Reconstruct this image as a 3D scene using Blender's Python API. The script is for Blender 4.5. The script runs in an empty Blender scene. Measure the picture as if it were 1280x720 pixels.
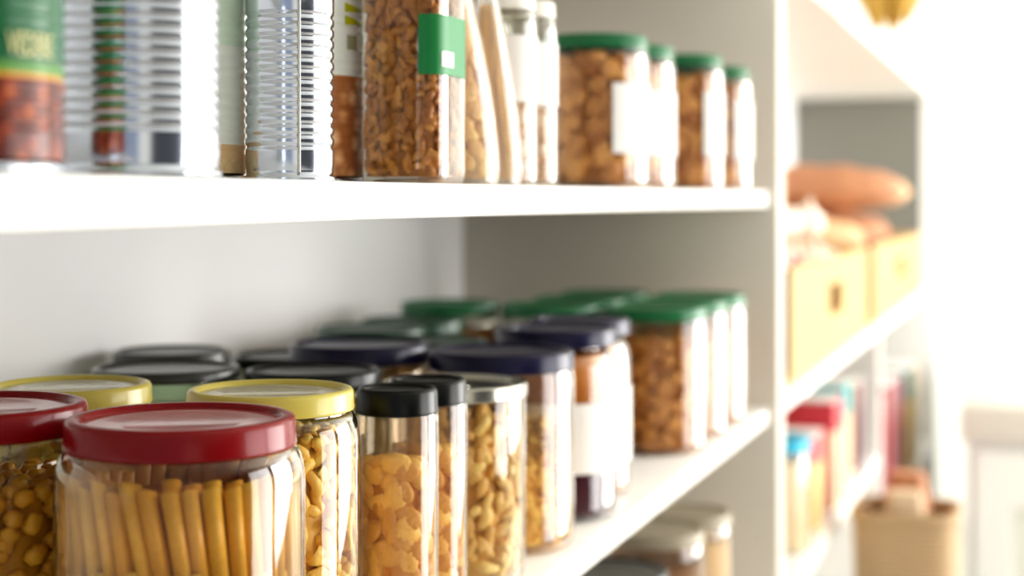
import bpy, bmesh, math, random
from mathutils import Vector, Matrix
PI = math.pi
sc = bpy.context.scene
COL = sc.collection

# ------------------------------------------------------------------ helpers
def lin(c):
    return tuple(((v/255)/12.92 if v/255 <= .04045 else ((v/255+.055)/1.055)**2.4) for v in c) + (1.0,)

def new_mat(name):
    m = bpy.data.materials.new(name); m.use_nodes = True
    nt = m.node_tree
    return m, nt, nt.nodes['Principled BSDF'], nt.nodes, nt.links

def paint(name, rgb, rough=.5, metal=0.0, noise=0.0, scale=30, coat=0.0, spec=.5):
    m, nt, b, N, L = new_mat(name)
    b.inputs['Roughness'].default_value = rough
    b.inputs['Metallic'].default_value = metal
    b.inputs['Coat Weight'].default_value = coat
    b.inputs['Specular IOR Level'].default_value = spec
    c = lin(rgb)
    tc = N.new('ShaderNodeTexCoord'); n = N.new('ShaderNodeTexNoise'); n.inputs['Scale'].default_value = scale
    L.new(tc.outputs['Object'], n.inputs['Vector'])
    r = N.new('ShaderNodeValToRGB')
    k = max(noise, .015)
    r.color_ramp.elements[0].color = tuple(v*(1-k) for v in c[:3]) + (1,)
    r.color_ramp.elements[1].color = tuple(min(1, v*(1+k)) for v in c[:3]) + (1,)
    L.new(n.outputs['Fac'], r.inputs['Fac']); L.new(r.outputs['Color'], b.inputs['Base Color'])
    return m

def food(name, light, dark, rough=.45, sss=0.0):
    """dry food: every piece carries its own tone in a mesh attribute, plus fine mottling"""
    m, nt, b, N, L = new_mat(name)
    b.inputs['Roughness'].default_value = rough
    at = N.new('ShaderNodeAttribute'); at.attribute_name = 'tone'
    tc = N.new('ShaderNodeTexCoord'); n = N.new('ShaderNodeTexNoise')
    n.inputs['Scale'].default_value = 400; n.inputs['Detail'].default_value = 3
    L.new(tc.outputs['Object'], n.inputs['Vector'])
    ad = N.new('ShaderNodeMath'); ad.operation = 'MULTIPLY_ADD'
    ad.inputs[1].default_value = .5
    L.new(n.outputs['Fac'], ad.inputs[0]); L.new(at.outputs['Fac'], ad.inputs[2])
    sb = N.new('ShaderNodeMath'); sb.operation = 'SUBTRACT'; sb.inputs[1].default_value = .25
    L.new(ad.outputs[0], sb.inputs[0])
    r = N.new('ShaderNodeValToRGB')
    r.color_ramp.elements[0].color = lin(dark); r.color_ramp.elements[1].color = lin(light)
    L.new(sb.outputs[0], r.inputs['Fac']); L.new(r.outputs['Color'], b.inputs['Base Color'])
    return m

def glass(name, tint=(255, 255, 255), base=.04, k=1.1, power=1.9, rough=.03, haze=0.0, hazecol=(240, 235, 225)):
    """thin clear wall: mirror reflection that grows at grazing angles over plain transmission"""
    m, nt, b, N, L = new_mat(name); N.remove(b)
    out = N['Material Output']
    tr = N.new('ShaderNodeBsdfTransparent'); tr.inputs['Color'].default_value = lin(tint)
    gl = N.new('ShaderNodeBsdfGlossy'); gl.inputs['Roughness'].default_value = rough
    lw = N.new('ShaderNodeLayerWeight'); lw.inputs['Blend'].default_value = .5
    pw = N.new('ShaderNodeMath'); pw.operation = 'POWER'; pw.inputs[1].default_value = power
    L.new(lw.outputs['Facing'], pw.inputs[0])
    ma = N.new('ShaderNodeMath'); ma.operation = 'MULTIPLY_ADD'; ma.inputs[1].default_value = k; ma.inputs[2].default_value = base
    ma.use_clamp = True
    L.new(pw.outputs[0], ma.inputs[0])
    mx = N.new('ShaderNodeMixShader'); L.new(ma.outputs[0], mx.inputs['Fac'])
    L.new(tr.outputs[0], mx.inputs[1]); L.new(gl.outputs[0], mx.inputs[2])
    res = mx
    if haze:
        df = N.new('ShaderNodeBsdfDiffuse'); df.inputs['Color'].default_value = lin(hazecol)
        m2 = N.new('ShaderNodeMixShader'); m2.inputs['Fac'].default_value = haze
        L.new(mx.outputs[0], m2.inputs[1]); L.new(df.outputs[0], m2.inputs[2]); res = m2
    L.new(res.outputs[0], out.inputs['Surface'])
    return m

def link_obj(name, me, mat=None, parent=None, loc=None, smooth=True, mats=None):
    o = bpy.data.objects.new(name, me); COL.objects.link(o)
    if mats:
        for x in mats: me.materials.append(x)
    elif mat and not me.materials: me.materials.append(mat)
    if parent: o.parent = parent
    if loc: o.location = loc
    return o

def finish(bm, name, smooth=True, angle=40):
    bmesh.ops.recalc_face_normals(bm, faces=bm.faces)
    me = bpy.data.meshes.new(name)
    for f in bm.faces: f.smooth = smooth
    if smooth:
        lim = math.radians(angle)
        for e in bm.edges:
            if len(e.link_faces) == 2 and e.calc_face_angle(0) > lim: e.smooth = False
    bm.to_mesh(me); bm.free()
    return me

def lathe(prof, name, seg=64, close=False, angle=40, super_n=None):
    """prof: list of (r,z).  r==0 -> pole.  super_n: rounded-square section"""
    bm = bmesh.new(); rings = []
    for r, z in prof:
        if r < 1e-6: rings.append([bm.verts.new((0, 0, z))]); continue
        ring = []
        for i in range(seg):
            a = 2*PI*i/seg; c, s = math.cos(a), math.sin(a)
            k = 1.0
            if super_n: k = 1/((abs(c)**super_n+abs(s)**super_n)**(1/super_n))
            ring.append(bm.verts.new((r*k*c, r*k*s, z)))
        rings.append(ring)
    for a, b in zip(rings, rings[1:]):
        if len(a) == 1 and len(b) == 1: continue
        for i in range(seg):
            j = (i+1) % seg
            if len(a) == 1: bm.faces.new((a[0], b[i], b[j]))
            elif len(b) == 1: bm.faces.new((a[i], a[j], b[0]))
            else: bm.faces.new((a[i], a[j], b[j], b[i]))
    return finish(bm, name, True, angle)

def add_box(bm, x0, x1, y0, y1, z0, z1, bev=0.0, segs=2):
    r = bmesh.ops.create_cube(bm, size=1)
    vs = r['verts']
    for v in vs:
        v.co = ((x0+x1)/2+v.co.x*(x1-x0), (y0+y1)/2+v.co.y*(y1-y0), (z0+z1)/2+v.co.z*(z1-z0))
    if bev:
        es = list({e for v in vs for e in v.link_edges})
        bmesh.ops.bevel(bm, geom=es, offset=bev, segments=segs, affect='EDGES', profile=.5)

def box_mesh(name, *a, bev=0.0):
    bm = bmesh.new(); add_box(bm, *a, bev=bev); return finish(bm, name, bev > 0, 35)

def tag(o, label=None, cat=None, group=None, kind=None):
    if label: o['label'] = label
    if cat: o['category'] = cat
    if group: o['group'] = group
    if kind: o['kind'] = kind
    return o

def empty(name, loc, label, cat, group=None, rz=0.0):
    o = bpy.data.objects.new(name, None); COL.objects.link(o)
    o.empty_display_size = .02
    o.location = loc; o.rotation_euler = (0, 0, rz)
    return tag(o, label, cat, group)

def copy_tree(src, loc, label, group=None):
    r = src.copy(); COL.objects.link(r); r.location = loc; r['label'] = label
    if group: r['group'] = group
    for ch in list(src.children):
        c = ch.copy(); COL.objects.link(c); c.parent = r
        for g in list(ch.children):
            d = g.copy(); COL.objects.link(d); d.parent = c
    return r

# ------------------------------------------------------------------ geometry constants (metres)
# x runs along the shelf away from the viewer, y into the shelf, z up; the eye is at the origin
YF = .338            # shelf front edge
YB = .753            # back board
XP = 2.04            # inner face of the end panel
ZU = .009            # top of the upper shelf
ZL = -.268           # top of the middle shelf
ZT = -.540           # top of the lower shelf
TH = .020
FLOOR = -1.36
CEIL = 1.22

# ------------------------------------------------------------------ materials
M = {}
M['board'] = paint('white_board', (238, 236, 231), .42, noise=.02, scale=8)
M['panel'] = paint('shaded_end_panel', (212, 206, 194), .5, noise=.02, scale=6)  # darker, warmer than the boards: the panel's shade is put into its colour
M['back'] = paint('white_back_board', (246, 246, 245), .55, noise=.02, scale=5)
M['wall'] = paint('wall_paint', (244, 245, 241), .8, noise=.01, scale=4)
M['floor'] = paint('floor_wood', (196, 190, 180), .5, noise=.08, scale=3)
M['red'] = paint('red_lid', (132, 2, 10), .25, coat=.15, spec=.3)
M['red_top'] = paint('red_lid_centre', (168, 60, 54), .28, coat=.8)  # pinker than the rim: a white reflection is mixed into the colour
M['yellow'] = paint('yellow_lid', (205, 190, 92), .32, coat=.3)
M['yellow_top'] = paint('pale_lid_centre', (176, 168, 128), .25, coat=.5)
M['black'] = paint('black_lid', (5, 7, 6), .28, coat=.1, spec=.3)
M['grey'] = paint('grey_lid', (52, 54, 50), .3, coat=.2)
M['navy'] = paint('navy_lid', (10, 4, 52), .28, coat=.15, spec=.35)
M['green'] = paint('green_lid', (0, 104, 56), .32, coat=.2, spec=.4)
M['dgreen'] = paint('dark_green_lid', (14, 62, 34), .35, coat=.2)
M['white_lid'] = paint('white_lid', (236, 233, 224), .35, coat=.3)
M['taupe'] = paint('taupe_lid', (158, 148, 128), .4)
M['cyan'] = paint('cyan_lid', (0, 168, 200), .35)
M['liner'] = paint('lid_liner', (120, 80, 45), .6)
M['steel'] = paint('tinplate', (206, 212, 222), .16, metal=1.0, noise=.03, scale=60)
M['rim'] = paint('steel_rim', (190, 188, 176), .22, metal=1.0)
M['paper'] = paint('white_paper', (238, 236, 232), .6, noise=.02, scale=40)
M['cream'] = paint('cream_print', (226, 216, 150), .5)
M['greenlabel'] = paint('green_paper', (10, 128, 62), .45, noise=.03, scale=40)
M['glass'] = glass('jar_glass', (252, 252, 248))
M['glass_g'] = glass('greenish_glass', (232, 240, 228), k=1.0)
M['film'] = glass('glare_film', (252, 250, 245), base=.08, k=.9, rough=.14, haze=.26)  # milky film, its haze raised to paint in the broad white glare
M['haze'] = glass('hazy_glass', (248, 240, 228), haze=.045)  # clear glass with a little pale diffuse mixed in
M['penne'] = food('pasta_tubes_yellow', (255, 206, 92), (226, 150, 40), .4)
M['elbow'] = food('pasta_pale_yellow', (255, 222, 120), (230, 168, 62), .4)
M['shell'] = food('pasta_pale', (255, 216, 124), (208, 140, 54), .4)
M['cashew'] = food('cashew', (252, 218, 138), (216, 156, 72), .42)
M['peanut'] = food('peanut', (232, 170, 96), (166, 100, 40), .4)
M['granola'] = food('granola', (216, 150, 66), (146, 82, 24), .45)
M['spag'] = food('pasta_gold', (240, 186, 56), (206, 140, 22), .4)
M['white_nut'] = food('pale_nuts', (250, 238, 216), (176, 112, 56), .45)
M['amber'] = paint('amber_syrup', (196, 120, 40), .25, noise=.15, scale=60)
M['plum'] = paint('plum_jam', (74, 12, 34), .25, noise=.4, scale=70)
M['flour'] = paint('pale_meal', (236, 214, 180), .8, noise=.08, scale=60)
M['brownmeal'] = paint('brown_meal', (142, 100, 52), .7, noise=.3, scale=70)

# ------------------------------------------------------------------ jars
def lid_mesh(r, h, rim=.006, name='lid'):
    p = [(r-.0022, 0), (r-.0004, .0006), (r, .0018), (r-.0004, .003), (r-.0006, h-.0022), (r-.0016, h-.0006), (r-.0032, h),
         (r-rim+.001, h), (r-rim, h-.0004), (r-rim-.0012, h-.0026)]
    return lathe(p, name, 72, angle=50)
def lid_top_mesh(r, h, rim=.006):
    return lathe([(r-rim-.0012, h-.0026), (r*.6, h-.0022), (r*.55, h-.0028), (0, h-.0028)], 'lid_centre', 64, angle=60)

def body_mesh(r, h, neck, zs=None, sq=None, name='glass'):
    """outer wall of a jar, foot to mouth.  neck = mouth radius"""
    zs = h*.80 if zs is None else zs
    p = [(0, .003), (r*.55, .003), (r*.8, .0016), (r*.88, 0), (r*.95, .0008), (r*.99, .004), (r, .009), (r*.992, .014), (r*.992, zs)]
    n = 8
    for i in range(1, n+1):
        t = i/n*PI/2
        p.append((neck+(r*.992-neck)*math.cos(t), zs+(h-.004-zs)*.72*math.sin(t)))
    p += [(neck, h-.004), (neck, h)]
    return lathe(p, name, 72, super_n=sq, angle=55)

def paper_band(R, z0, z1, a0, a1, name, mat, parent, n=24, sq=None):
    """paper label following the wall between two angles"""
    bm = bmesh.new(); g = []
    for i in range(n+1):
        a = a0+(a1-a0)*i/n; c, s = math.cos(a), math.sin(a)
        k = 1/((abs(c)**sq+abs(s)**sq)**(1/sq)) if sq else 1
        g.append((bm.verts.new((R*k*c, R*k*s, z0)), bm.verts.new((R*k*c, R*k*s, z1))))
    for a, b in zip(g, g[1:]): bm.faces.new((a[0], b[0], b[1], a[1]))
    return link_obj(name, finish(bm, name), mat, parent)

# ------------------------------------------------------------------ dry food packed in a cylinder
def piece_bent(rad, tube, arc, n=6, m=6, flat=1.0, taper=.6):
    vs, fs = [], []
    for i in range(n+1):
        t = (i/n-.5)*arc
        c = Vector((rad*math.cos(t)-rad*.7, rad*math.sin(t), 0)); d = Vector((math.cos(t), math.sin(t), 0))
        k = tube*(taper+(1-taper)*math.sin(PI*(.08+.84*i/n)))
        for j in range(m):
            a = 2*PI*j/m
            vs.append(c+d*(k*math.cos(a))+Vector((0, 0, k*flat*math.sin(a))))
    for i in range(n):
        for j in range(m):
            fs.append((i*m+j, i*m+(j+1) % m, (i+1)*m+(j+1) % m, (i+1)*m+j))
    fs.append(tuple(range(m-1, -1, -1))); fs.append(tuple(n*m+j for j in range(m)))
    return vs, fs
def piece_blob(a, b, c, n=6, m=8):
    vs, fs = [], []
    vs.append(Vector((0, 0, -c)))
    for i in range(1, n):
        t = PI*i/n-PI/2
        for j in range(m):
            u = 2*PI*j/m
            vs.append(Vector((a*math.cos(t)*math.cos(u), b*math.cos(t)*math.sin(u), c*math.sin(t))))
    vs.append(Vector((0, 0, c)))
    for j in range(m): fs.append((0, 1+(j+1) % m, 1+j))
    for i in range(n-2):
        for j in range(m):
            p = 1+i*m; fs.append((p+j, p+(j+1) % m, p+m+(j+1) % m, p+m+j))
    p = 1+(n-2)*m
    for j in range(m): fs.append((p+j, p+(j+1) % m, len(vs)-1))
    return vs, fs
def piece_stick(r, l, m=7, hollow=True):
    vs = [Vector((r*math.cos(2*PI*j/m), r*math.sin(2*PI*j/m), z)) for z in (-l/2, l/2) for j in range(m)]
    fs = [(j, (j+1) % m, m+(j+1) % m, m+j) for j in range(m)]
    fs += [tuple(range(m-1, -1, -1)), tuple(range(m, 2*m))]
    return vs, fs

def packed(name, piece, r, z0, z1, n_wall, n_top, seed, size, upright=False, slope=0.0, core_tone=.3, tones=(.25, .95), sq=None, sx=1):
    rnd = random.Random(seed); vs, fs, tn = [], [], []
    def add(pv, pf, mat, off, tone):
        b = len(vs)
        for v in pv:
            p = mat @ v+off
            d = math.hypot(p.x, p.y)
            lim = r
            if sq and d > 1e-6:
                lim = r/((abs(p.x/d)**sq+abs(p.y/d)**sq)**(1/sq))
            if d > lim: p.x *= lim/d; p.y *= lim/d
            p.z = min(max(p.z, z0), z1+slope*p.x+size*.9)
            vs.append(p); tn.append(tone)
        for f in pf: fs.append(tuple(b+i for i in f))
    # solid dark heart, so that no light passes between the pieces
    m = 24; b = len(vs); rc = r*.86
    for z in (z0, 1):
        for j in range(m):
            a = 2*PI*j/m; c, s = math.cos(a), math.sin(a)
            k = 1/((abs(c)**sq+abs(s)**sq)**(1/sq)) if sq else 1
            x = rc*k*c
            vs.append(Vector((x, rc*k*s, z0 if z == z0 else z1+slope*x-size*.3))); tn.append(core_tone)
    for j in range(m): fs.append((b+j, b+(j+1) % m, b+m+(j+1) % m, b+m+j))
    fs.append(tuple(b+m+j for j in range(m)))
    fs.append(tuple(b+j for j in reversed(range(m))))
    for i in range(n_wall):
        a = rnd.random()*2*PI
        z = z0+(i+rnd.random())/n_wall*(z1+slope*math.cos(a)*r-z0)
        a = (i*2.39996+rnd.uniform(-.35, .35)) % (2*PI)
        top = z1+slope*math.cos(a)*r
        z = z0+size*.3+((i+.5)/n_wall)*(top-z0-size*.3)
        rr = r-size*rnd.uniform(.25, .5)
        c, s = math.cos(a), math.sin(a)
        if sq: rr *= 1/((abs(c)**sq+abs(s)**sq)**(1/sq))
        if upright:
            R = Matrix.Rotation(rnd.uniform(-.13, .13), 3, 'X') @ Matrix.Rotation(rnd.uniform(-.13, .13), 3, 'Y')
        else:
            R = (Matrix.Rotation(rnd.random()*6.28, 3, 'Z') @ Matrix.Rotation(rnd.random()*6.28, 3, 'X') @ Matrix.Rotation(rnd.random()*6.28, 3, 'Y'))
        add(piece[0], piece[1], R, Vector((rr*c, rr*s, z)), rnd.uniform(*tones))
    for i in range(n_top):
        a = i*2.39996; rr = (r-size*.5)*math.sqrt((i+.5)/n_top)
        R = (Matrix.Rotation(rnd.random()*6.28, 3, 'Z') @ Matrix.Rotation(rnd.random()*6.28, 3, 'X'))
        x = rr*math.cos(a)
        add(piece[0], piece[1], R, Vector((x, rr*math.sin(a), z1+slope*x+rnd.uniform(-.2, .3)*size)), rnd.uniform(*tones))
    me = bpy.data.meshes.new(name); me.from_pydata([tuple(v) for v in vs], [], fs)
    me.polygons.foreach_set('use_smooth', [True]*len(me.polygons))
    at = me.attributes.new('tone', 'FLOAT', 'POINT'); at.data.foreach_set('value', tn)
    me.update()
    return me

def penne_ring(name, r, z0):
    """tubes standing side by side in three tiers, all leaning the same way"""
    rnd = random.Random(8); vs, fs, tn = [], [], []
    for tier in range(3):
        for lay, (rr, n) in enumerate(((r-.0050, 38), (r-.0128, 31))):
            for i in range(n):
                a = 2*PI*(i+.5*tier+rnd.uniform(-.12, .12))/n
                L = .046+rnd.uniform(-.004, .004); pr = .0050+rnd.uniform(-.0006, .0004)
                lean = .13+.07*math.sin(a*2+tier)+rnd.uniform(-.05, .05)
                z = z0+.023+tier*.0425+rnd.uniform(-.003, .003)
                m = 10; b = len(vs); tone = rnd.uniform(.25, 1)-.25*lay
                for k in (-1, 1):
                    for q in range(m):
                        u = 2*PI*q/m
                        rad = rr+pr*math.cos(u); tan = pr*math.sin(u)-lean*k*L/2
                        x = rad*math.cos(a)-tan*math.sin(a); y = rad*math.sin(a)+tan*math.cos(a)
                        d = math.hypot(x, y)
                        if d > r: x *= r/d; y *= r/d
                        vs.append((x, y, max(z0, z+k*L/2+k*.0025*math.cos(u)))); tn.append(tone)
                for q in range(m): fs.append((b+q, b+(q+1) % m, b+m+(q+1) % m, b+m+q))
                fs.append(tuple(b+m+q for q in range(m))); fs.append(tuple(b+q for q in reversed(range(m))))
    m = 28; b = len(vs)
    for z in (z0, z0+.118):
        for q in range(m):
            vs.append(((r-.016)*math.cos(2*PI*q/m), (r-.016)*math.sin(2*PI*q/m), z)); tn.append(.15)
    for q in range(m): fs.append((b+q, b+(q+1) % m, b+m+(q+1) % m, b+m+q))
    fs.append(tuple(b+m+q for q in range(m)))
    me = bpy.data.meshes.new(name); me.from_pydata(vs, [], fs)
    me.polygons.foreach_set('use_smooth', [len(p.vertices) == 4 for p in me.polygons])
    at = me.attributes.new('tone', 'FLOAT', 'POINT'); at.data.foreach_set('value', tn); me.update()
    return me

CASHEW = piece_bent(.0075, .0052, 2.6, 6, 6, .8, .55)
ELBOW = piece_bent(.0062, .0034, 2.9, 6, 6, 1, .95)
SHELL = piece_blob(.0105, .0075, .0046)
NUT = piece_blob(.0085, .0062, .0055)
CHUNK = piece_blob(.0065, .005, .0045, 4, 6)
FLAKE = piece_bent(.0052, .0036, 2.2, 5, 6, .7, .5)
BIGNUT = piece_blob(.0125, .0095, .0085)
PENNE = piece_stick(.0047, .052, 8)
SPAG = piece_stick(.0014, .12, 6)

def fill(me, name, loc, mat, label, cat):
    o = link_obj(name, me, mat, None, loc)
    return tag(o, label, cat, kind='stuff')

def jar(name, loc, r, h, lid, lid_r, lid_h, label, cat='jar', group=None, glassm='glass', top=None, rim=.006, zs=None, sq=None, neck=None):
    t = empty(name, loc, label, cat, group)
    link_obj('glass_body', body_mesh(r, h-.002, (neck or lid_r-.003), zs, sq), M[glassm], t)
    l = link_obj('lid', lid_mesh(lid_r, lid_h, rim), M[lid], t, (0, 0, h-lid_h))
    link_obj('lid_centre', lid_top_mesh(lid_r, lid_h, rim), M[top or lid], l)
    return t

# ---- middle shelf, front to back -------------------------------------------------
# red lids
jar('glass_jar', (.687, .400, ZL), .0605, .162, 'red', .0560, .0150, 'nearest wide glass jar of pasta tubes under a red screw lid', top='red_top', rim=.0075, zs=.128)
fill(penne_ring('pasta_tubes', .0578, .004), 'pasta_tubes', (.687, .400, ZL), M['penne'],
     'upright golden pasta tubes filling the nearest red-lidded jar', 'pasta')
jar('glass_jar', (.690, .520, ZL), .0585, .163, 'red', .0555, .0150, 'red-lidded glass jar cut off by the left edge of the photo', top='red_top', rim=.0075, zs=.128)
fill(packed('pasta_rings', CHUNK, .0558, .004, .122, 520, 60, 4, .008, tones=(.1, .8)), 'pasta_rings', (.690, .520, ZL), M['spag'],
     'small golden pasta pieces in the red-lidded jar at the left edge', 'pasta')
# yellow lids
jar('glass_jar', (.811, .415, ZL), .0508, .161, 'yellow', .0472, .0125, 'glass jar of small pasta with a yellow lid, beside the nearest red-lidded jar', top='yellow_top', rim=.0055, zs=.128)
elb = packed('pasta_elbows', ELBOW, .0480, .004, .130, 420, 70, 5, .008)
fill(elb, 'pasta_elbows', (.811, .415, ZL), M['elbow'], 'small pale yellow pasta inside the front yellow-lidded jar', 'pasta')
jar('glass_jar', (.818, .550, ZL), .0508, .158, 'yellow', .0472, .0125, 'glass jar with olive yellow rimmed lid standing behind the two red-lidded jars', top='yellow_top', rim=.0055, glassm='glass_g', zs=.128)
fill(elb.copy(), 'pasta_elbows', (.818, .550, ZL), None, 'small pasta in the yellow-rimmed jar behind the red-lidded jars', 'pasta')
# slim black lids
BG = 'slim black-lidded jars'
bk = jar('slim_jar', (.900, .375, ZL), .0252, .153, 'black', .0250, .0160, 'slim glass jar of shell pasta with a black lid, the nearer of two', group=BG, rim=.003, zs=.132, glassm='haze')
SH = packed('pasta_shells', SHELL, .0232, .004, .104, 130, 12, 7, .009, slope=-.35, core_tone=.0, tones=(.2, 1))
fill(SH, 'pasta_shells', (.900, .375, ZL), M['shell'], 'pale shell pasta heaped in the nearer slim black-lidded jar', 'pasta')
copy_tree(bk, (.951, .375, ZL), 'second slim black-lidded jar, squeezed between its twin and the cashew tin', BG)
fill(SH.copy(), 'pasta_shells', (.951, .375, ZL), None, 'pale shell pasta in the second slim black-lidded jar', 'pasta')

# clear canister with a metal lid
def canister(loc, r, h, label):
    t = empty('clear_canister', loc, label, 'canister')
    p = [(0, .003), (r*.8, .003), (r*.9, 0), (r*.98, .001), (r, .006), (r, h-.009)]
    link_obj('clear_wall', lathe(p, 'clear_wall', 72), M['glass'], t)
    q = [(r+.0002, h-.010), (r+.0012, h-.009), (r+.0012, h-.001), (r+.0004, h), (r-.001, h), (r-.002, h-.001), (r-.0025, h-.004), (r*.5, h-.004), (r*.46, h-.0046), (0, h-.0046)]
    l = link_obj('lid', lathe(q, 'lid', 72, angle=30), M['rim'], t)
    tabm = bmesh.new(); add_box(tabm, -.006, .006, -.012, .012, h-.0042, h-.003, bev=.0005)
    link_obj('pull_tab', finish(tabm, 'pull_tab'), M['rim'], l)
    return t
canister((1.070, .402, ZL), .0512, .137, 'clear canister full of cashews with a flat silver lid')
fill(packed('cashew_nuts', CASHEW, .0486, .004, .119, 330, 55, 9, .010), 'cashew_nuts', (1.070, .402, ZL), M['cashew'],
     'cashew nuts packed in the silver-lidded clear canister', 'nuts')

# navy lids
jar('glass_jar', (1.180, .404, ZL), .0575, .150, 'navy', .0572, .0150, 'glass jar half full of macaroni under a navy lid, next to the silver-lidded canister', glassm='haze', zs=.122)
fill(packed('macaroni', ELBOW, .0545, .004, .072, 280, 90, 11, .009, slope=.3), 'macaroni', (1.180, .404, ZL), M['elbow'],
     'macaroni filling the lower half of the front navy-lidded jar', 'pasta')
def side_label(t, R, z0, z1, a0, a1, mat='paper', name='paper_label', sq=None):
    return paper_band(R, z0, z1, math.radians(a0), math.radians(a1), name, M[mat], t, sq=sq)
nb = jar('glass_jar', (1.306, .398, ZL), .0525, .158, 'navy', .0522, .0150, 'navy-lidded jar with a blank white label above dark plum jam', zs=.112, neck=.040)
side_label(nb, .0532, .040, .098, 120, 330)
link = lathe([(0, .004), (.047, .004), (.0495, .008), (.0495, .044), (0, .044)], 'plum_jam', 48)
fill(link, 'plum_jam', (1.306, .398, ZL), M['plum'], 'dark plum jam at the bottom of the white-labelled navy-lidded jar', 'jam')
fill(lathe([(0, .0445), (.0495, .0445), (.0495, .108), (.037, .136), (0, .136)], 'amber_preserve', 48), 'amber_preserve', (1.306, .398, ZL), M['amber'],
     'amber preserve showing above the white label of the navy-lidded jar', 'preserve')
nc = jar('glass_jar', (1.411, .408, ZL), .0475, .158, 'navy', .0472, .0150, 'navy-lidded jar half hidden behind the white-labelled plum jam jar', zs=.112, neck=.037)
side_label(nc, .0482, .030, .098, 150, 330)
fill(lathe([(0, .004), (.043, .004), (.0445, .008), (.0445, .105), (.034, .136), (0, .136)], 'amber_preserve', 48), 'amber_preserve', (1.411, .408, ZL), M['amber'],
     'amber preserve in the half hidden navy-lidded jar', 'preserve')
nd = jar('glass_jar', (1.180, .524, ZL), .0575, .152, 'navy', .0572, .0150, 'navy-lidded jar in the second row, left of the other navy lids', zs=.122)
fill(packed('macaroni', ELBOW, .0545, .004, .11, 250, 60, 12, .009), 'macaroni', (1.180, .524, ZL), M['elbow'],
     'macaroni in the second-row navy-lidded jar', 'pasta')
# dark lids of the back rows
def back_jar(loc, r, h, lid, label, content, cat, gl='glass_g', rim=.005, lid_h=.011, zs=None):
    t = jar('glass_jar', loc, r, h, lid, r, lid_h, label, glassm=gl, rim=rim, zs=zs)
    me = lathe([(0, .004), (r*.93, .004), (r*.945, .01), (r*.945, h*.62), (r*.9, h*.66), (0, h*.67)], content, 48)
    fill(me, content, loc, M['flour'], cat+' in the '+label.replace('glass jar ', 'jar '), cat)
    return t
back_jar((1.010, .600, ZL), .053, .147, 'grey', 'clear glass jar with a thin dark grey lid behind the yellow lids', 'oat_flakes', 'oats', lid_h=.008, zs=.112)
back_jar((1.040, .498, ZL), .049, .146, 'black', 'glass jar with a shiny black lid behind the silver-lidded canister', 'oat_flakes', 'oats')
back_jar((1.170, .690, ZL), .048, .142, 'grey', 'glass jar with a dull grey lid against the back board', 'rice_grains', 'rice')
back_jar((1.240, .618, ZL), .047, .134, 'black', 'low glass jar with a matt black lid by the navy-lidded row', 'rice_grains', 'rice')

# green lids: one jar and its contents, then copies
GN = packed('mixed_nuts', NUT, .0520, .004, .116, 330, 60, 21, .010)
def green_jar(loc, label, first=[None], lid='green'):
    if first[0] is None:
        first[0] = jar('glass_jar', loc, .0548, .152, lid, .0548, .0140, label, group='green-lidded jars on the middle shelf', zs=.122)
        return first[0]
    return copy_tree(first[0], loc, label)
short = []
def short_green(loc, label):
    if short: return copy_tree(short[0], loc, label)
    short.append(jar('glass_jar', loc, .0548, .141, 'dgreen', .0548, .0140, label, group='green-lidded jars on the middle shelf', zs=.112))
spots = [
 (1.673, .398, 'front green-lidded jar of brown nuts, nearest beside the navy lids'),
 (1.790, .398, 'green-lidded jar in the front row, middle one of three'),
 (1.905, .398, 'front-row green-lidded jar closest to the end panel'),
 (1.673, .516, 'second-row green-lidded jar directly behind the nearest front one'),
 (1.790, .516, 'second-row green-lidded jar behind the middle front one'),
 (1.905, .516, 'second-row green-lidded jar near the end panel'),
 (1.340, .528, 'dark green lid right behind the white-labelled navy-lidded jar'),
 (1.450, .632, 'dark green lid at the back, leftmost of the back row'),
 (1.561, .632, 'dark green lid at the back, second in the back row'),
 (1.673, .634, 'back-row green-lidded jar behind the nearest green column'),
]
for i, (x, y, lb) in enumerate(spots):
    (short_green if lb.startswith('dark green') else green_jar)((x, y, ZL), lb)
    fill(GN if i == 0 else GN.copy(), 'mixed_nuts', (x, y, ZL), M['peanut'] if i == 0 else None, 'brown nuts inside the '+lb, 'nuts')

# ---- upper shelf -----------------------------------------------------------------
def can_profile(r, h, pitch, z0, z1, amp=.0009):
    p = [(0, .003), (r*.93, .003), (r*.95, .0004), (r+.0010, 0), (r+.0014, .0012), (r+.0010, .0028), (r-.0006, .0034), (r-.0004, .006), (r, .009), (r, z0)]
    n = int((z1-z0)/pitch); sub = 6
    for i in range(n):
        for k in range(sub):
            t = (i+(k+.5)/sub)*pitch
            p.append((r-amp*(0, .1, 1, 1, .1, 0)[k], z0+t))
    p += [(r, z1), (r, h-.005), (r-.0006, h-.0034), (r+.0010, h-.0028), (r+.0014, h-.0012), (r+.0010, h), (r-.0010, h), (r-.002, h-.0015), (r-.0026, h-.004), (r*.6, h-.004), (0, h-.004)]
    return p
def tin_can(loc, r, h, label, pitch=.0052, z0=.018, amp=.0008, seam=None, group=None):
    t = empty('tin_can', loc, label, 'can', group)
    link_obj('can_body', lathe(can_profile(r, h, pitch, z0, h-.018, amp), 'can_body', 96, angle=80), M['steel'], t)
    if seam is not None:
        bm = bmesh.new(); a = math.radians(seam)
        bmesh.ops.create_cone(bm, cap_ends=True, segments=10, radius1=.0009, radius2=.0009, depth=h-.010)
        bmesh.ops.translate(bm, verts=bm.verts, vec=(r*math.cos(a), r*math.sin(a), h/2))
        link_obj('weld_seam', finish(bm, 'weld_seam'), M['rim'], t)
    return t

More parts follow.
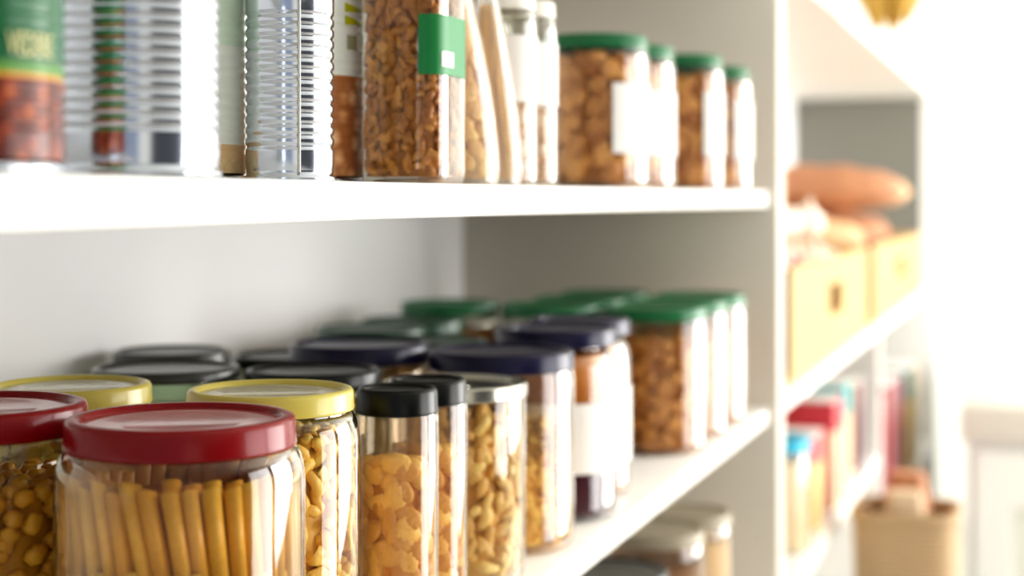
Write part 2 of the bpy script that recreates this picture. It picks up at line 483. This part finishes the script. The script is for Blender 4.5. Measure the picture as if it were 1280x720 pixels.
def printed(name, stops, cells=None, cellz=0.0, scale=130, c1=(150, 60, 14), c2=(90, 26, 6), c3=(214, 130, 60), rough=.3):
    """a label printed in level bands (z in metres), with a photo of beans below cellz"""
    m, nt, b, N, L = new_mat(name)
    b.inputs['Roughness'].default_value = rough; b.inputs['Coat Weight'].default_value = .12; b.inputs['Specular IOR Level'].default_value = .3
    b.inputs['Coat Roughness'].default_value = .12
    tc = N.new('ShaderNodeTexCoord'); sx = N.new('ShaderNodeSeparateXYZ'); L.new(tc.outputs['Object'], sx.inputs[0])
    mp = N.new('ShaderNodeMath'); mp.operation = 'DIVIDE'; mp.inputs[1].default_value = .2
    L.new(sx.outputs['Z'], mp.inputs[0])
    r = N.new('ShaderNodeValToRGB'); r.color_ramp.interpolation = 'CONSTANT'
    e = r.color_ramp.elements
    e[0].position = 0; e[0].color = lin(stops[0][1]); e[1].position = stops[1][0]/.2; e[1].color = lin(stops[1][1])
    for z, c in stops[2:]:
        x = e.new(z/.2); x.color = lin(c)
    L.new(mp.outputs[0], r.inputs['Fac'])
    v = N.new('ShaderNodeTexVoronoi'); v.inputs['Scale'].default_value = scale
    L.new(tc.outputs['Object'], v.inputs['Vector'])
    vr = N.new('ShaderNodeValToRGB'); q = vr.color_ramp.elements
    q[0].color = lin(c3); q[1].color = lin(c2); q[0].position = .05; q[1].position = .62
    w = q.new(.3); w.color = lin(c1)
    L.new(v.outputs['Distance'], vr.inputs['Fac'])
    lt = N.new('ShaderNodeMath'); lt.operation = 'LESS_THAN'; lt.inputs[1].default_value = cellz
    L.new(sx.outputs['Z'], lt.inputs[0])
    mx = N.new('ShaderNodeMixRGB'); L.new(lt.outputs[0], mx.inputs['Fac'])
    L.new(r.outputs['Color'], mx.inputs[1]); L.new(vr.outputs['Color'], mx.inputs[2])
    L.new(mx.outputs[0], b.inputs['Base Color'])
    return m
M['beanprint'] = printed('bean_can_print', [(0, (150, 60, 14)), (.0330, (206, 150, 30)), (.0350, (88, 140, 60)), (.0385, (0, 92, 48))], cellz=.0330)
M['paleprint'] = printed('pale_can_print', [(0, (236, 200, 150)), (.020, (250, 253, 240)), (.075, (232, 250, 224))], cellz=.012, c1=(236, 210, 160), c2=(224, 190, 140), c3=(246, 226, 190))
M['nutprint'] = printed('nut_can_print', [(0, (200, 140, 80)), (.0665, (248, 252, 244)), (.09, (250, 253, 246))], cellz=.0665, scale=95, c1=(236, 176, 122), c2=(186, 120, 72), c3=(250, 214, 172))

def printed_can(loc, r, h, mat, label, pitch=.0058):
    t = empty('labelled_can', loc, label, 'can')
    link_obj('can_body', lathe(can_profile(r-.0004, h, pitch, .014, h-.016, .0010), 'can_body', 96, angle=80), M['steel'], t)
    p = [(r, .0045), (r, .014)]
    n = int((h-.030)/pitch)
    for i in range(n):
        for k in range(6):
            p.append((r-.0007*(.5-.5*math.cos(2*PI*(k+.5)/6)), .014+(i+(k+.5)/6)*pitch))
    p += [(r, h-.016), (r, h-.006)]
    lb = link_obj('printed_label', lathe(p, 'printed_label', 96, angle=80), M[mat], t)
    return t, lb

def wrap_text(body, size, R, ang, z, mat, parent, name, spread=1.0):
    cu = bpy.data.curves.new('t', 'FONT'); cu.body = body; cu.size = size; cu.align_x = 'CENTER'; cu.resolution_u = 3
    to = bpy.data.objects.new('t', cu); COL.objects.link(to)
    dg = bpy.context.evaluated_depsgraph_get()
    me = bpy.data.meshes.new_from_object(to.evaluated_get(dg))
    bpy.data.objects.remove(to)
    bm = bmesh.new(); bm.from_mesh(me); bpy.data.meshes.remove(me)
    bmesh.ops.triangulate(bm, faces=bm.faces)
    bmesh.ops.subdivide_edges(bm, edges=[e for e in bm.edges if e.calc_length() > size*.3], cuts=2)
    for v in bm.verts:
        a = ang+v.co.x*spread/R
        v.co = Vector((R*math.cos(a), R*math.sin(a), z+v.co.y))
    return link_obj(name, finish(bm, name, False), mat, parent)

D = math.radians
# first can at the left edge: green print over a photo of beans
c1, l1 = printed_can((.490, .384, ZU), .0430, .108, 'beanprint', 'green labelled can of baked beans at the left edge of the upper shelf')
wrap_text('VEDERE', .0118, .0434, D(262), .0412, M['cream'], l1, 'cream_lettering', .56)
# big bare ribbed can
tin_can((.612, .378, ZU), .0355, .112, 'wide bare ribbed tin can beside the green bean can', seam=None)
# printed pale can behind
printed_can((.794, .463, ZU), .0365, .112, 'paleprint', 'pale green labelled can showing as a strip between two bare tins')
tin_can((.805, .400, ZU), .0245, .112, 'narrow bare ribbed tin can with a vertical weld seam', pitch=.0060, seam=218, z0=.016, amp=.0009)
c5, l5 = printed_can((.927, .449, ZU), .0360, .125, 'nutprint', 'white labelled can with a nut picture beside the narrow tin')
M['lime'] = paint('lime_print', (196, 196, 30), .4)
M['olive'] = paint('olive_print', (176, 176, 140), .4)
for k, z in enumerate((.1005, .1085, .1165)):
    bm = bmesh.new(); R = .0363; ps = []
    for i in range(9):
        a = D(247)+D(40)*i/8; w = .0042*(1-i/8)
        ps.append((bm.verts.new((R*math.cos(a), R*math.sin(a), z-w*.4)), bm.verts.new((R*math.cos(a), R*math.sin(a), z+w))))
    for a, b in zip(ps, ps[1:]): bm.faces.new((a[0], b[0], b[1], a[1]))
    link_obj('leaf_print', finish(bm, 'leaf_print'), M['lime'], l5)
paper_band(.0363, .0835, .0925, D(250), D(266), 'badge_print', M['olive'], l5)

# rounded-square glass jar of granola with a green label
t = jar('square_jar', (.939, .380, ZU), .0285, .155, 'white_lid', .0265, .013, 'square glass jar of toasted granola with a small green label', sq=5, zs=.136, rim=.004)
fill(packed('granola', FLAKE, .0268, .004, .135, 620, 25, 31, .007, sq=5, core_tone=.45, tones=(.15, .95)), 'granola', (.939, .380, ZU), M['granola'],
     'toasted brown granola filling the square jar with green label', 'granola')
gl = side_label(t, .0290, .0665, .1035, 207, 300, 'greenlabel', 'green_label', sq=5)
paper_band(.0293, .0715, .0810, D(231), D(258), 'white_print', M['paper'], gl, sq=5)

# stand-up pouches
def pouch(loc, r, h, label, rz):
    o = empty('clear_pouch', loc, label, 'pouch', rz=rz)
    bm = bmesh.new(); rings = []; seg = 40
    for i in range(15):
        t = i/14; z = h*t
        ax = r*(1.0-.10*t); ay = r*(1.0-.92*t**1.6)
        if i == 0: ax *= .93; ay *= .93
        ring = []
        for j in range(seg):
            a = 2*PI*j/seg; c, s = math.cos(a), math.sin(a); k = 1/((abs(c)**3+abs(s)**3)**(1/3))
            ring.append(bm.verts.new((ax*k*c, ay*k*s+.0004*math.sin(z*300+j), z)))
        rings.append(ring)
    for a, b in zip(rings, rings[1:]):
        for j in range(seg): bm.faces.new((a[j], a[(j+1) % seg], b[(j+1) % seg], b[j]))
    bm.faces.new(list(reversed(rings[0])))
    link_obj('film', finish(bm, 'film'), M['film'], o)
    sb = bmesh.new(); add_box(sb, -r*.9, r*.9, -.0012, .0012, h-.001, h+.014, bev=.0004)
    link_obj('top_seal', finish(sb, 'top_seal'), M['white_lid'], o)
    return o
def taper(me, h, r):
    for v in me.vertices:
        t = max(0, min(1, v.co.z/h)); v.co.y *= (1.0-.92*t**1.6)*.95; v.co.x *= .93*(1-.1*t)
    return me
pouch((1.005, .374, ZU), .0275, .150, 'clear stand-up pouch of pasta shells next to the granola jar', .25)
o = fill(taper(packed('pasta_shells', SHELL, .0262, .004, .118, 150, 8, 41, .008), .15, .0275), 'pasta_shells', (1.005, .374, ZU), M['shell'], 'pasta shells inside the clear pouch by the granola jar', 'pasta')
o.rotation_euler.z = .25
pouch((1.060, .372, ZU), .0235, .150, 'clear stand-up pouch of golden pasta, second from the granola jar', .25)
o = fill(taper(packed('pasta_strands', SPAG, .0222, .004, .122, 150, 4, 42, .003, upright=True), .15, .0235), 'pasta_strands', (1.060, .372, ZU), M['spag'], 'golden pasta strands inside the second clear pouch', 'pasta')
o.rotation_euler.z = .25
# small white-lidded jars of nuts
WN = packed('pale_nuts', NUT, .0212, .004, .098, 90, 10, 43, .009, tones=(0, 1))
w1 = jar('small_jar', (1.109, .376, ZU), .0228, .140, 'white_lid', .0215, .013, 'small white-lidded glass jar between the pouches and its taller-looking twin', group='small white-lidded jars', zs=.112, rim=.004)
side_label(w1, .0232, .060, .108, 200, 330)
w1['label'] = 'small white-lidded jar of pale nuts right behind the pouches'
fill(WN, 'pale_nuts', (1.109, .376, ZU), M['white_nut'], 'pale nuts in the small white-lidded jar behind the pouches', 'nuts')
copy_tree(w1, (1.163, .377, ZU), 'small white-lidded jar of pale nuts beside the large green-lidded jar')
fill(WN.copy(), 'pale_nuts', (1.163, .377, ZU), None, 'pale nuts in the small white-lidded jar beside the green lids', 'nuts')
# green-lidded jars, upper shelf
BN = packed('walnut_halves', BIGNUT, .0472, .004, .112, 170, 30, 51, .014, tones=(0, 1))
UG = 'green-lidded jars on the upper shelf'
g1 = jar('glass_jar', (1.400, .390, ZU), .0500, .136, 'green', .0492, .0130, 'largest-looking green-lidded jar of nuts with white label on the upper shelf', group=UG, zs=.108)
side_label(g1, .0506, .030, .092, 214, 320)
fill(BN, 'walnut_halves', (1.400, .390, ZU), M['peanut'], 'brown nuts in the nearest upper green-lidded jar', 'nuts')
copy_tree(g1, (1.506, .390, ZU), 'second green-lidded jar on the upper shelf, tucked behind the nearest one')
fill(BN.copy(), 'walnut_halves', (1.506, .390, ZU), None, 'brown nuts in the second upper green-lidded jar', 'nuts')
BN2 = packed('walnut_halves', BIGNUT, .0426, .004, .118, 160, 30, 52, .013, tones=(0, 1))
g3 = jar('glass_jar', (1.741, .383, ZU), .0452, .147, 'green', .0430, .0135, 'third green-lidded jar on the upper shelf, standing apart with white label', group=UG, zs=.120)
side_label(g3, .0458, .036, .106, 222, 320)
fill(BN2, 'walnut_halves', (1.741, .383, ZU), M['peanut'], 'brown nuts in the third upper green-lidded jar', 'nuts')
copy_tree(g3, (1.915, .383, ZU), 'farthest green-lidded jar on the upper shelf, beside the end panel')
fill(BN2.copy(), 'walnut_halves', (1.915, .383, ZU), None, 'brown nuts in the farthest upper green-lidded jar', 'nuts')

# ---- lower shelf -----------------------------------------------------------------
def low_jar(loc, r, h, lid, label, content, name, lid_h=.014):
    t = jar('storage_jar', loc, r, h, lid, r, lid_h, label, glassm='haze', zs=h*.84)
    fill(lathe([(0, .004), (r*.93, .004), (r*.945, .01), (r*.945, h*.80), (r*.9, h*.82), (0, h*.82)], name, 48), name, loc, M[content],
         'dry food in the '+label, 'dry food')
low_jar((1.500, .400, ZT), .055, .180, 'grey', 'grey-lidded jar on the lowest visible shelf', 'brownmeal', 'lentils')
low_jar((1.673, .400, ZT), .055, .187, 'taupe', 'taupe-lidded jar of brown meal on the lowest visible shelf', 'brownmeal', 'buckwheat')
low_jar((1.850, .400, ZT), .050, .172, 'taupe', 'taupe-lidded jar nearest the end panel on the lowest visible shelf', 'flour', 'oat_bran')
low_jar((1.600, .530, ZT), .055, .200, 'taupe', 'taller jar at the back of the lowest visible shelf', 'brownmeal', 'buckwheat')
low_jar((1.770, .530, ZT), .055, .196, 'taupe', 'taupe-lidded jar in the second row of the lowest visible shelf', 'brownmeal', 'buckwheat')

# ------------------------------------------------------------------ near shelving unit
X0 = -1.3
su = empty('shelving_unit', (0, 0, 0), 'white pantry shelving unit in the foreground holding the jars and cans', 'shelving unit')
for z in (ZU+.30, ZU, ZL, ZT, ZT-.30, ZT-.60):
    link_obj('shelf', box_mesh('shelf', X0, XP, YF, YB, z-TH-.0006, z-.0006, bev=.0012), M['board'], su)
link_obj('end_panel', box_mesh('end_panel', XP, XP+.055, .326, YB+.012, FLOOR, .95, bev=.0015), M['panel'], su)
link_obj('back_board', box_mesh('back_board', X0, XP, YB, YB+.012, FLOOR, .95), M['back'], su)
link_obj('top_board', box_mesh('top_board', X0, XP, YF, YB, .93, .95), M['board'], su)

# ------------------------------------------------------------------ far shelving unit and what it holds
XE = 5.06
fu = empty('shelving_unit', (0, 0, 0), 'out-of-focus white shelving unit beyond the end panel, holding crates and bread', 'shelving unit')
for x0, x1, z in ((2.10, XE, .33), (2.10, XE, ZL), (2.10, 3.44, ZT), (3.48, XE, -.74), (2.10, 3.44, -.86), (2.10, XE, -1.22)):
    link_obj('shelf', box_mesh('shelf', x0, x1, YF, YB, z-.0226, z-.0006), M['board'], fu)
link_obj('divider', box_mesh('divider', 3.44, 3.48, YF, YB, FLOOR, ZL-.022), M['board'], fu)
link_obj('end_panel', box_mesh('end_panel', XE, XE+.05, YF-.01, YB, FLOOR, .33, bev=.002), M['board'], fu)
M['shade_grey'] = paint('shade_sheet', (128, 127, 120), .7)
link_obj('shade_sheet', box_mesh('shade_sheet', XE-.006, XE-.001, YF+.03, YB, ZL, .306), M['shade_grey'], fu)  # thin grey sheet added as the shade on the end panel's inner face
link_obj('back_board', box_mesh('back_board', 2.10, XE, YB, YB+.012, FLOOR, .33), M['back'], fu)

M['crate'] = paint('pale_pine', (200, 168, 114), .6, noise=.12, scale=14)
M['dark'] = paint('dark_slot', (70, 48, 22), .8)
def crate(x0, x1, y0, y1, z0, z1, label):
    t = empty('wooden_crate', ((x0+x1)/2, (y0+y1)/2, z0), label, 'crate', 'wooden crates on the far shelf')
    hx, hy, h = (x1-x0)/2, (y1-y0)/2, z1-z0
    link_obj('base', box_mesh('base', -hx, hx, -hy, hy, 0, .010), M['crate'], t)
    for s in (-1, 1):
        # end boards
        link_obj('end_board', box_mesh('end_board', min(s*hx, s*(hx-.014)), max(s*hx, s*(hx-.014)), -hy, hy, .010, h), M['crate'], t)
    for s in (-1, 1):
        y = s*hy
        yy = (min(y, y-s*.012), max(y, y-s*.012))
        # side built of boards round a cut-out hand hole
        bm = bmesh.new(); w = .085
        add_box(bm, -hx, hx, yy[0], yy[1], .010, h*.40); add_box(bm, -hx, hx, yy[0], yy[1], h*.72, h)
        add_box(bm, -hx, -w, yy[0], yy[1], h*.40, h*.72); add_box(bm, w, hx, yy[0], yy[1], h*.40, h*.72)
        link_obj('side_board', finish(bm, 'side_board', False), M['crate'], t)
    return t
crate(2.30, 3.38, .352, .735, ZL, ZL+.165, 'nearer pine crate with hand hole, heaped with white and pink vegetables')
crate(3.45, 4.85, .352, .735, ZL, ZL+.165, 'farther pine crate with hand hole, heaped with bread')

# round loaves lying across the crates
M['crust'] = paint('bread_crust', (188, 134, 100), .7, noise=.35, scale=18)
M['crust2'] = paint('pale_crust', (224, 184, 142), .7, noise=.3, scale=18)
def loaf(loc, L, w, h, label, mat, rz=0.0):
    bm = bmesh.new(); n, m = 22, 20; rings = []
    for i in range(n+1):
        t = -1+2*i/n; k = max(0, 1-abs(t)**2.6)**.5
        ring = []
        for j in range(m):
            a = 2*PI*j/m; c, s = math.cos(a), math.sin(a)
            bump = 1+.05*math.sin(t*14)*max(0, s)
            z = h*(.5+.5*s*k*bump) if s > 0 else h*(.5+.5*s*k*.8)
            ring.append(bm.verts.new((w/2*c*k, L/2*t, z)))
        rings.append(ring)
    for a, b in zip(rings, rings[1:]):
        for j in range(m): bm.faces.new((a[j], a[(j+1) % m], b[(j+1) % m], b[j]))
    bmesh.ops.remove_doubles(bm, verts=bm.verts, dist=1e-5)
    o = link_obj('bread_loaf', finish(bm, 'bread_loaf', True, 80), M[mat], None, loc)
    o.rotation_euler.z = rz
    return tag(o, label, 'bread', 'loaves in the far crate')
zc = ZL+.165
loaf((3.70, .545, zc-.055), .31, .20, .115, 'pale crusty loaf at the near end of the far crate', 'crust2')
loaf((3.93, .550, zc-.055), .35, .20, .125, 'brown loaf lying low in the middle of the far crate', 'crust')
loaf((4.17, .550, zc-.055), .35, .20, .125, 'brown loaf lying at the far end of the crate', 'crust')
loaf((3.82, .530, zc+.055), .43, .21, .125, 'long brown loaf on top of the bread heap', 'crust')
loaf((4.06, .530, zc+.060), .42, .20, .110, 'pale loaf on top of the heap, behind the long brown one', 'crust2')

# white and pink vegetables heaped in the nearer crate
M['garlic'] = paint('garlic_skin', (244, 230, 214), .5, noise=.08, scale=30)
M['radish'] = paint('radish_skin', (228, 96, 108), .4, noise=.25, scale=20)
def bulb_mesh(r, name):
    p = [(0, 0), (r*.45, .004), (r*.85, r*.35), (r, r*.8), (r*.88, r*1.25), (r*.5, r*1.6), (r*.2, r*1.85), (r*.12, r*2.3), (0, r*2.35)]
    return lathe(p, name, 24, angle=80)
gm = bulb_mesh(.036, 'garlic_bulb'); rm = bulb_mesh(.030, 'radish')
rnd = random.Random(5)
where = ['at the near end', 'beside the hand hole', 'in the middle', 'at the far end']
k = 0
for row, (y, z) in enumerate(((.416, zc-.060), (.510, zc-.058), (.455, zc+.028))):
    for i in range(6 if row < 2 else 5):
        x = 2.50+i*.155+(.05 if row == 2 else 0)+rnd.uniform(-.012, .012)
        pink = (row == 0 and i in (1, 2)) or (row == 2 and i in (0, 1)) or (row == 1 and i in (0, 3))
        me = rm if pink else gm
        o = link_obj('radish' if pink else 'garlic_bulb', me, M['radish'] if pink else M['garlic'], None, (x, y, z))
        o.rotation_euler = (rnd.uniform(-.5, .5), rnd.uniform(-.5, .5), rnd.random()*6)
        lay = ['in front row', 'in back row', 'on top'][row]
        nth = ['first', 'second', 'third', 'fourth', 'fifth', 'sixth'][i]
        tag(o, ('pink radish ' if pink else 'white garlic bulb ')+lay+' of the near crate, '+nth+' from the panel', 'vegetable', 'vegetables in the near crate')

# cartons and jars on the lower far shelves
def carton_print(name, base, stripe, band):
    m, nt, b, N, L = new_mat(name); b.inputs['Roughness'].default_value = .4
    tc = N.new('ShaderNodeTexCoord'); sx = N.new('ShaderNodeSeparateXYZ'); L.new(tc.outputs['Generated'], sx.inputs[0])
    r = N.new('ShaderNodeValToRGB'); r.color_ramp.interpolation = 'CONSTANT'; e = r.color_ramp.elements
    e[0].color = lin(base); e[1].position = .72; e[1].color = lin(band)
    L.new(sx.outputs['Z'], r.inputs['Fac'])
    g = N.new('ShaderNodeMath'); g.operation = 'GREATER_THAN'; g.inputs[1].default_value = .72; L.new(sx.outputs['X'], g.inputs[0])
    mx = N.new('ShaderNodeMixRGB'); L.new(g.outputs[0], mx.inputs['Fac']); L.new(r.outputs['Color'], mx.inputs[1]); mx.inputs[2].default_value = lin(stripe)
    L.new(mx.outputs[0], b.inputs['Base Color'])
    return m
def carton(loc, w, d, h, base, stripe, band, label, flap=True):
    t = empty('carton', loc, label, 'carton', 'cartons on the far shelves')
    m = carton_print('carton_print', base, stripe, band)
    link_obj('box_body', box_mesh('box_body', -w/2, w/2, -d/2, d/2, 0, h, bev=.002), m, t)
    link_obj('top_flap', box_mesh('top_flap', -w/2+.002, w/2-.002, -d/2+.002, d/2-.002, h, h+.002), M['paper'], t)
    return t
j = jar('glass_jar', (2.47, .395, ZT), .050, .172, 'cyan', .050, .022, 'blurred jar with a bright cyan lid just beyond the end panel', zs=.140)
fill(lathe([(0, .004), (.0455, .004), (.047, .01), (.047, .135), (0, .14)], 'golden_grain', 40), 'golden_grain', (2.47, .395, ZT), M['flour'], 'pale grain in the cyan-lidded jar', 'grain')
carton((2.66, .400, ZT), .12, .09, .150, (242, 214, 150), (196, 40, 48), (228, 110, 110), 'cream and red carton next to the cyan-lidded jar')
carton((2.86, .400, ZT), .13, .10, .185, (236, 206, 176), (190, 36, 50), (206, 66, 76), 'tall carton with a red edge, middle of the near far-shelf bay')
carton((3.06, .400, ZT), .12, .09, .190, (240, 216, 190), (200, 150, 90), (40, 176, 182), 'cream carton with a teal top, right end of the near bay')
carton((3.27, .400, ZT), .12, .09, .170, (128, 100, 106), (110, 80, 90), (150, 120, 120), 'muted purple brown carton by the shelf divider')
for x, c in ((2.75, 'brown'), (2.95, 'grey'), (3.15, 'tan')):
    carton((x, .530, ZT), .15, .11, .215, {'brown': (160, 124, 96), 'grey': (150, 146, 142), 'tan': (206, 176, 140)}[c], (170, 150, 130), (190, 168, 140),
           c+' carton in the back row of the near bay')
carton((3.62, .410, -.74), .16, .12, .285, (190, 176, 168), (160, 40, 52), (186, 160, 154), 'white carton with a red edge in the far bay, nearest the divider')
carton((3.86, .410, -.74), .16, .12, .300, (176, 92, 100), (146, 28, 42), (180, 116, 116), 'pink carton with a red edge in the far bay')
carton((4.12, .410, -.74), .15, .12, .290, (170, 110, 116), (150, 64, 70), (170, 126, 132), 'dusty pink carton in the middle of the far bay')
carton((4.38, .400, -.74), .14, .11, .285, (176, 146, 56), (172, 140, 46), (0, 104, 96), 'yellow carton with a dark teal top in the far bay')
carton((4.64, .410, -.74), .16, .12, .270, (186, 170, 134), (176, 150, 110), (184, 168, 150), 'cream carton at the far end of the far bay')

# tall wicker hamper standing on the floor in front of the far unit
def wicker(name):
    m, nt, b, N, L = new_mat(name); b.inputs['Roughness'].default_value = .7
    tc = N.new('ShaderNodeTexCoord'); w = N.new('ShaderNodeTexWave'); w.inputs['Scale'].default_value = 40; w.bands_direction = 'Z'
    w.inputs['Distortion'].default_value = 3
    L.new(tc.outputs['Object'], w.inputs['Vector'])
    r = N.new('ShaderNodeValToRGB'); r.color_ramp.elements[0].color = lin((160, 128, 92)); r.color_ramp.elements[1].color = lin((204, 178, 142))
    L.new(w.outputs['Fac'], r.inputs['Fac']); L.new(r.outputs['Color'], b.inputs['Base Color'])
    bp = N.new('ShaderNodeBump'); bp.inputs['Strength'].default_value = .6; L.new(w.outputs['Fac'], bp.inputs['Height']); L.new(bp.outputs[0], b.inputs['Normal'])
    return m
M['wicker'] = wicker('wicker_weave')
M['paperbag'] = paint('kraft_paper', (214, 190, 160), .7, noise=.15, scale=25)
hp = empty('wicker_hamper', (2.72, .222, FLOOR), 'tall wicker hamper on the floor in front of the far shelves, bags inside', 'hamper')
H = .84
link_obj('woven_body', lathe([(0, 0), (.072, 0), (.076, .01), (.080, H*.5), (.084, H), (.078, H), (.074, H*.5), (.070, .02), (0, .02)], 'woven_body', 48, super_n=4), M['wicker'], hp)
rb = lathe([(.078, H-.010), (.086, H-.010), (.089, H), (.086, H+.010), (.078, H+.010), (.075, H), (.078, H-.010)], 'rim', 48, super_n=4)
link_obj('rim', rb, M['wicker'], hp)
def bag(loc, w, d, h, label, mat, rz):
    bm = bmesh.new(); n = 8; rings = []; seg = 28
    for i in range(n+1):
        t = i/n; ring = []
        for j in range(seg):
            a = 2*PI*j/seg; c, s = math.cos(a), math.sin(a); k = 1/((abs(c)**4+abs(s)**4)**.25)
            ring.append(bm.verts.new((w/2*k*c*(1-.06*t+.03*math.sin(5*t)), d/2*k*s*(1-.55*t*t), h*t)))
        rings.append(ring)
    for a, b in zip(rings, rings[1:]):
        for j in range(seg): bm.faces.new((a[j], a[(j+1) % seg], b[(j+1) % seg], b[j]))
    bm.faces.new(list(reversed(rings[0]))); bm.faces.new(rings[-1])
    o = link_obj('paper_bag', finish(bm, 'paper_bag', True, 60), M[mat], None, loc); o.rotation_euler.z = rz
    return tag(o, label, 'bag', 'bags in the hamper')
bag((2.684, .222, FLOOR+.50), .056, .12, .38, 'pale kraft paper bag standing in the near side of the wicker hamper', 'paperbag', .1)
bag((2.757, .222, FLOOR+.50), .056, .12, .40, 'brown kraft paper bag standing in the far side of the wicker hamper', 'crust', -.1)

# white kitchen cabinet at the right edge
kc = empty('kitchen_cabinet', (4.6, -.6, FLOOR), 'white base cabinet with a pale countertop at the right edge of the photo', 'cabinet')
M['counter'] = paint('pale_stone', (222, 220, 212), .35, noise=.04, scale=20)
M['cab'] = paint('white_cabinet', (240, 241, 237), .5)
M['panelgrey'] = paint('soft_grey_panel', (222, 224, 214), .5)
link_obj('countertop', box_mesh('countertop', -.72, .7, -.8, .795, .79, .875, bev=.004), M['counter'], kc)
link_obj('carcass', box_mesh('carcass', -.69, .69, -.79, .78, 0, .79), M['cab'], kc)
dr = bmesh.new()
add_box(dr, -.705, -.690, -.02, .76, .06, .14); add_box(dr, -.705, -.690, -.02, .76, .64, .77)
add_box(dr, -.705, -.690, .68, .76, .14, .64); add_box(dr, -.705, -.690, -.02, .06, .14, .64)
d = link_obj('door', finish(dr, 'door', False), M['cab'], kc)
link_obj('door_panel', box_mesh('door_panel', -.694, -.690, .06, .68, .14, .64), M['panelgrey'], d)

# yellow bundle hanging from the ceiling
M['husk'] = paint('yellow_husk', (204, 164, 76), .6, noise=.25, scale=30)
M['cord'] = paint('jute_cord', (190, 160, 100), .8)
hb = empty('hanging_bundle', (2.76, .25, .275), 'yellow pointed dried bundle hanging at the top, above the far shelves', 'hanging decoration')
for i in range(5):
    a = i*2*PI/5
    me = lathe([(0, 0), (.010, .02), (.028, .07), (.033, .12), (.018, .18), (.006, .21), (0, .212)], 'husk', 20, angle=80)
    o = link_obj('husk', me, M['husk'], hb, (.024*math.cos(a)-.004, .024*math.sin(a), .004*i))
    o.rotation_euler = (-.16*math.sin(a), .16*math.cos(a), 0)
cb = bmesh.new(); bmesh.ops.create_cone(cb, cap_ends=True, segments=8, radius1=.003, radius2=.003, depth=CEIL-.275-.20)
bmesh.ops.translate(cb, verts=cb.verts, vec=(0, 0, .20+(CEIL-.475)/2))
link_obj('cord', finish(cb, 'cord'), M['cord'], hb)

# ------------------------------------------------------------------ room shell
def struct(name, me, mat):
    o = link_obj(name, me, mat); o['kind'] = 'structure'; return o
struct('wall_back', box_mesh('wall_back', -2.2, 7.0, .78, .88, FLOOR, CEIL), M['wall'])
struct('wall_end', box_mesh('wall_end', 7.0, 7.1, -3.4, .88, FLOOR, CEIL), M['wall'])
struct('floor', box_mesh('floor', -2.2, 7.1, -3.4, .88, FLOOR-.1, FLOOR), M['floor'])
struct('ceiling', box_mesh('ceiling', -2.2, 7.1, -3.4, .88, CEIL, CEIL+.1), M['wall'])

# ------------------------------------------------------------------ light
w = bpy.data.worlds.new('World'); sc.world = w; w.use_nodes = True
# made-up bands by compass direction (bluish, pale, dark), shaped for reflections in the tins
wn, wl = w.node_tree.nodes, w.node_tree.links
bg = wn['Background']
tc = wn.new('ShaderNodeTexCoord'); sx = wn.new('ShaderNodeSeparateXYZ'); wl.new(tc.outputs['Generated'], sx.inputs[0])
at = wn.new('ShaderNodeMath'); at.operation = 'ARCTAN2'; wl.new(sx.outputs['Y'], at.inputs[0]); wl.new(sx.outputs['X'], at.inputs[1])
mr = wn.new('ShaderNodeMapRange'); mr.inputs['From Min'].default_value = -PI; mr.inputs['From Max'].default_value = PI
wl.new(at.outputs[0], mr.inputs['Value'])
cr = wn.new('ShaderNodeValToRGB'); e = cr.color_ramp.elements
def az(d): return ((d-180) % 360)/360
for k, (d, c) in enumerate(((180, (.42, .47, .56)), (210, (.40, .45, .55)), (217, (1.1, 1.05, .92)), (226, (1.1, 1.05, .92)), (234, (.10, .10, .11)), (274, (.12, .12, .12)), (290, (.45, .45, .45)), (359, (.5, .5, .5)))):
    x = e[k] if k < 2 else e.new(az(d))
    x.position = az(d); x.color = c+(1,)
wl.new(mr.outputs[0], cr.inputs['Fac']); wl.new(cr.outputs['Color'], bg.inputs['Color'])
bg.inputs['Strength'].default_value = .8
def area(name, loc, target, sx, sy, L, col=(1, 1, 1)):
    ld = bpy.data.lights.new(name, 'AREA'); ld.shape = 'RECTANGLE'; ld.size = sx; ld.size_y = sy
    ld.energy = L*math.pi*sx*sy; ld.color = col
    o = bpy.data.objects.new(name, ld); COL.objects.link(o); o.location = loc
    o.rotation_euler = (Vector(target)-Vector(loc)).to_track_quat('-Z', 'Y').to_euler()
    return o
area('window_light', (4.15, -2.5, .10), (3.0, .3, .0), 2.5, 2.1, 9, (1, .985, .955))
area('back_wall_fill', (1.65, -2.5, .0), (1.1, .6, -.05), 1.3, 1.8, 5.5, (1, .99, .97))  # added fill without a known source, brightens the back board
area('end_wall_fill', (5.9, -1.6, .6), (6.9, .2, -.1), 1.4, 1.4, 3.5)  # added lamp, only there to keep the end wall white

# ------------------------------------------------------------------ camera
th = math.atan(670/2000)
cd = bpy.data.cameras.new('Camera'); co = bpy.data.objects.new('Camera', cd); COL.objects.link(co)
cd.sensor_width = 36; cd.lens = 36*2000/1280
cd.shift_y = -(360-247)/1280
cd.clip_start = .02
co.rotation_euler = (PI/2, 0, th-PI/2)
cd.dof.use_dof = True; cd.dof.focus_distance = .86; cd.dof.aperture_fstop = 4.6
sc.camera = co
sc.view_settings.view_transform = 'Standard'
sc.view_settings.look = 'Medium High Contrast'
sc.view_settings.exposure = .06
sc.cycles.transparent_max_bounces = 24
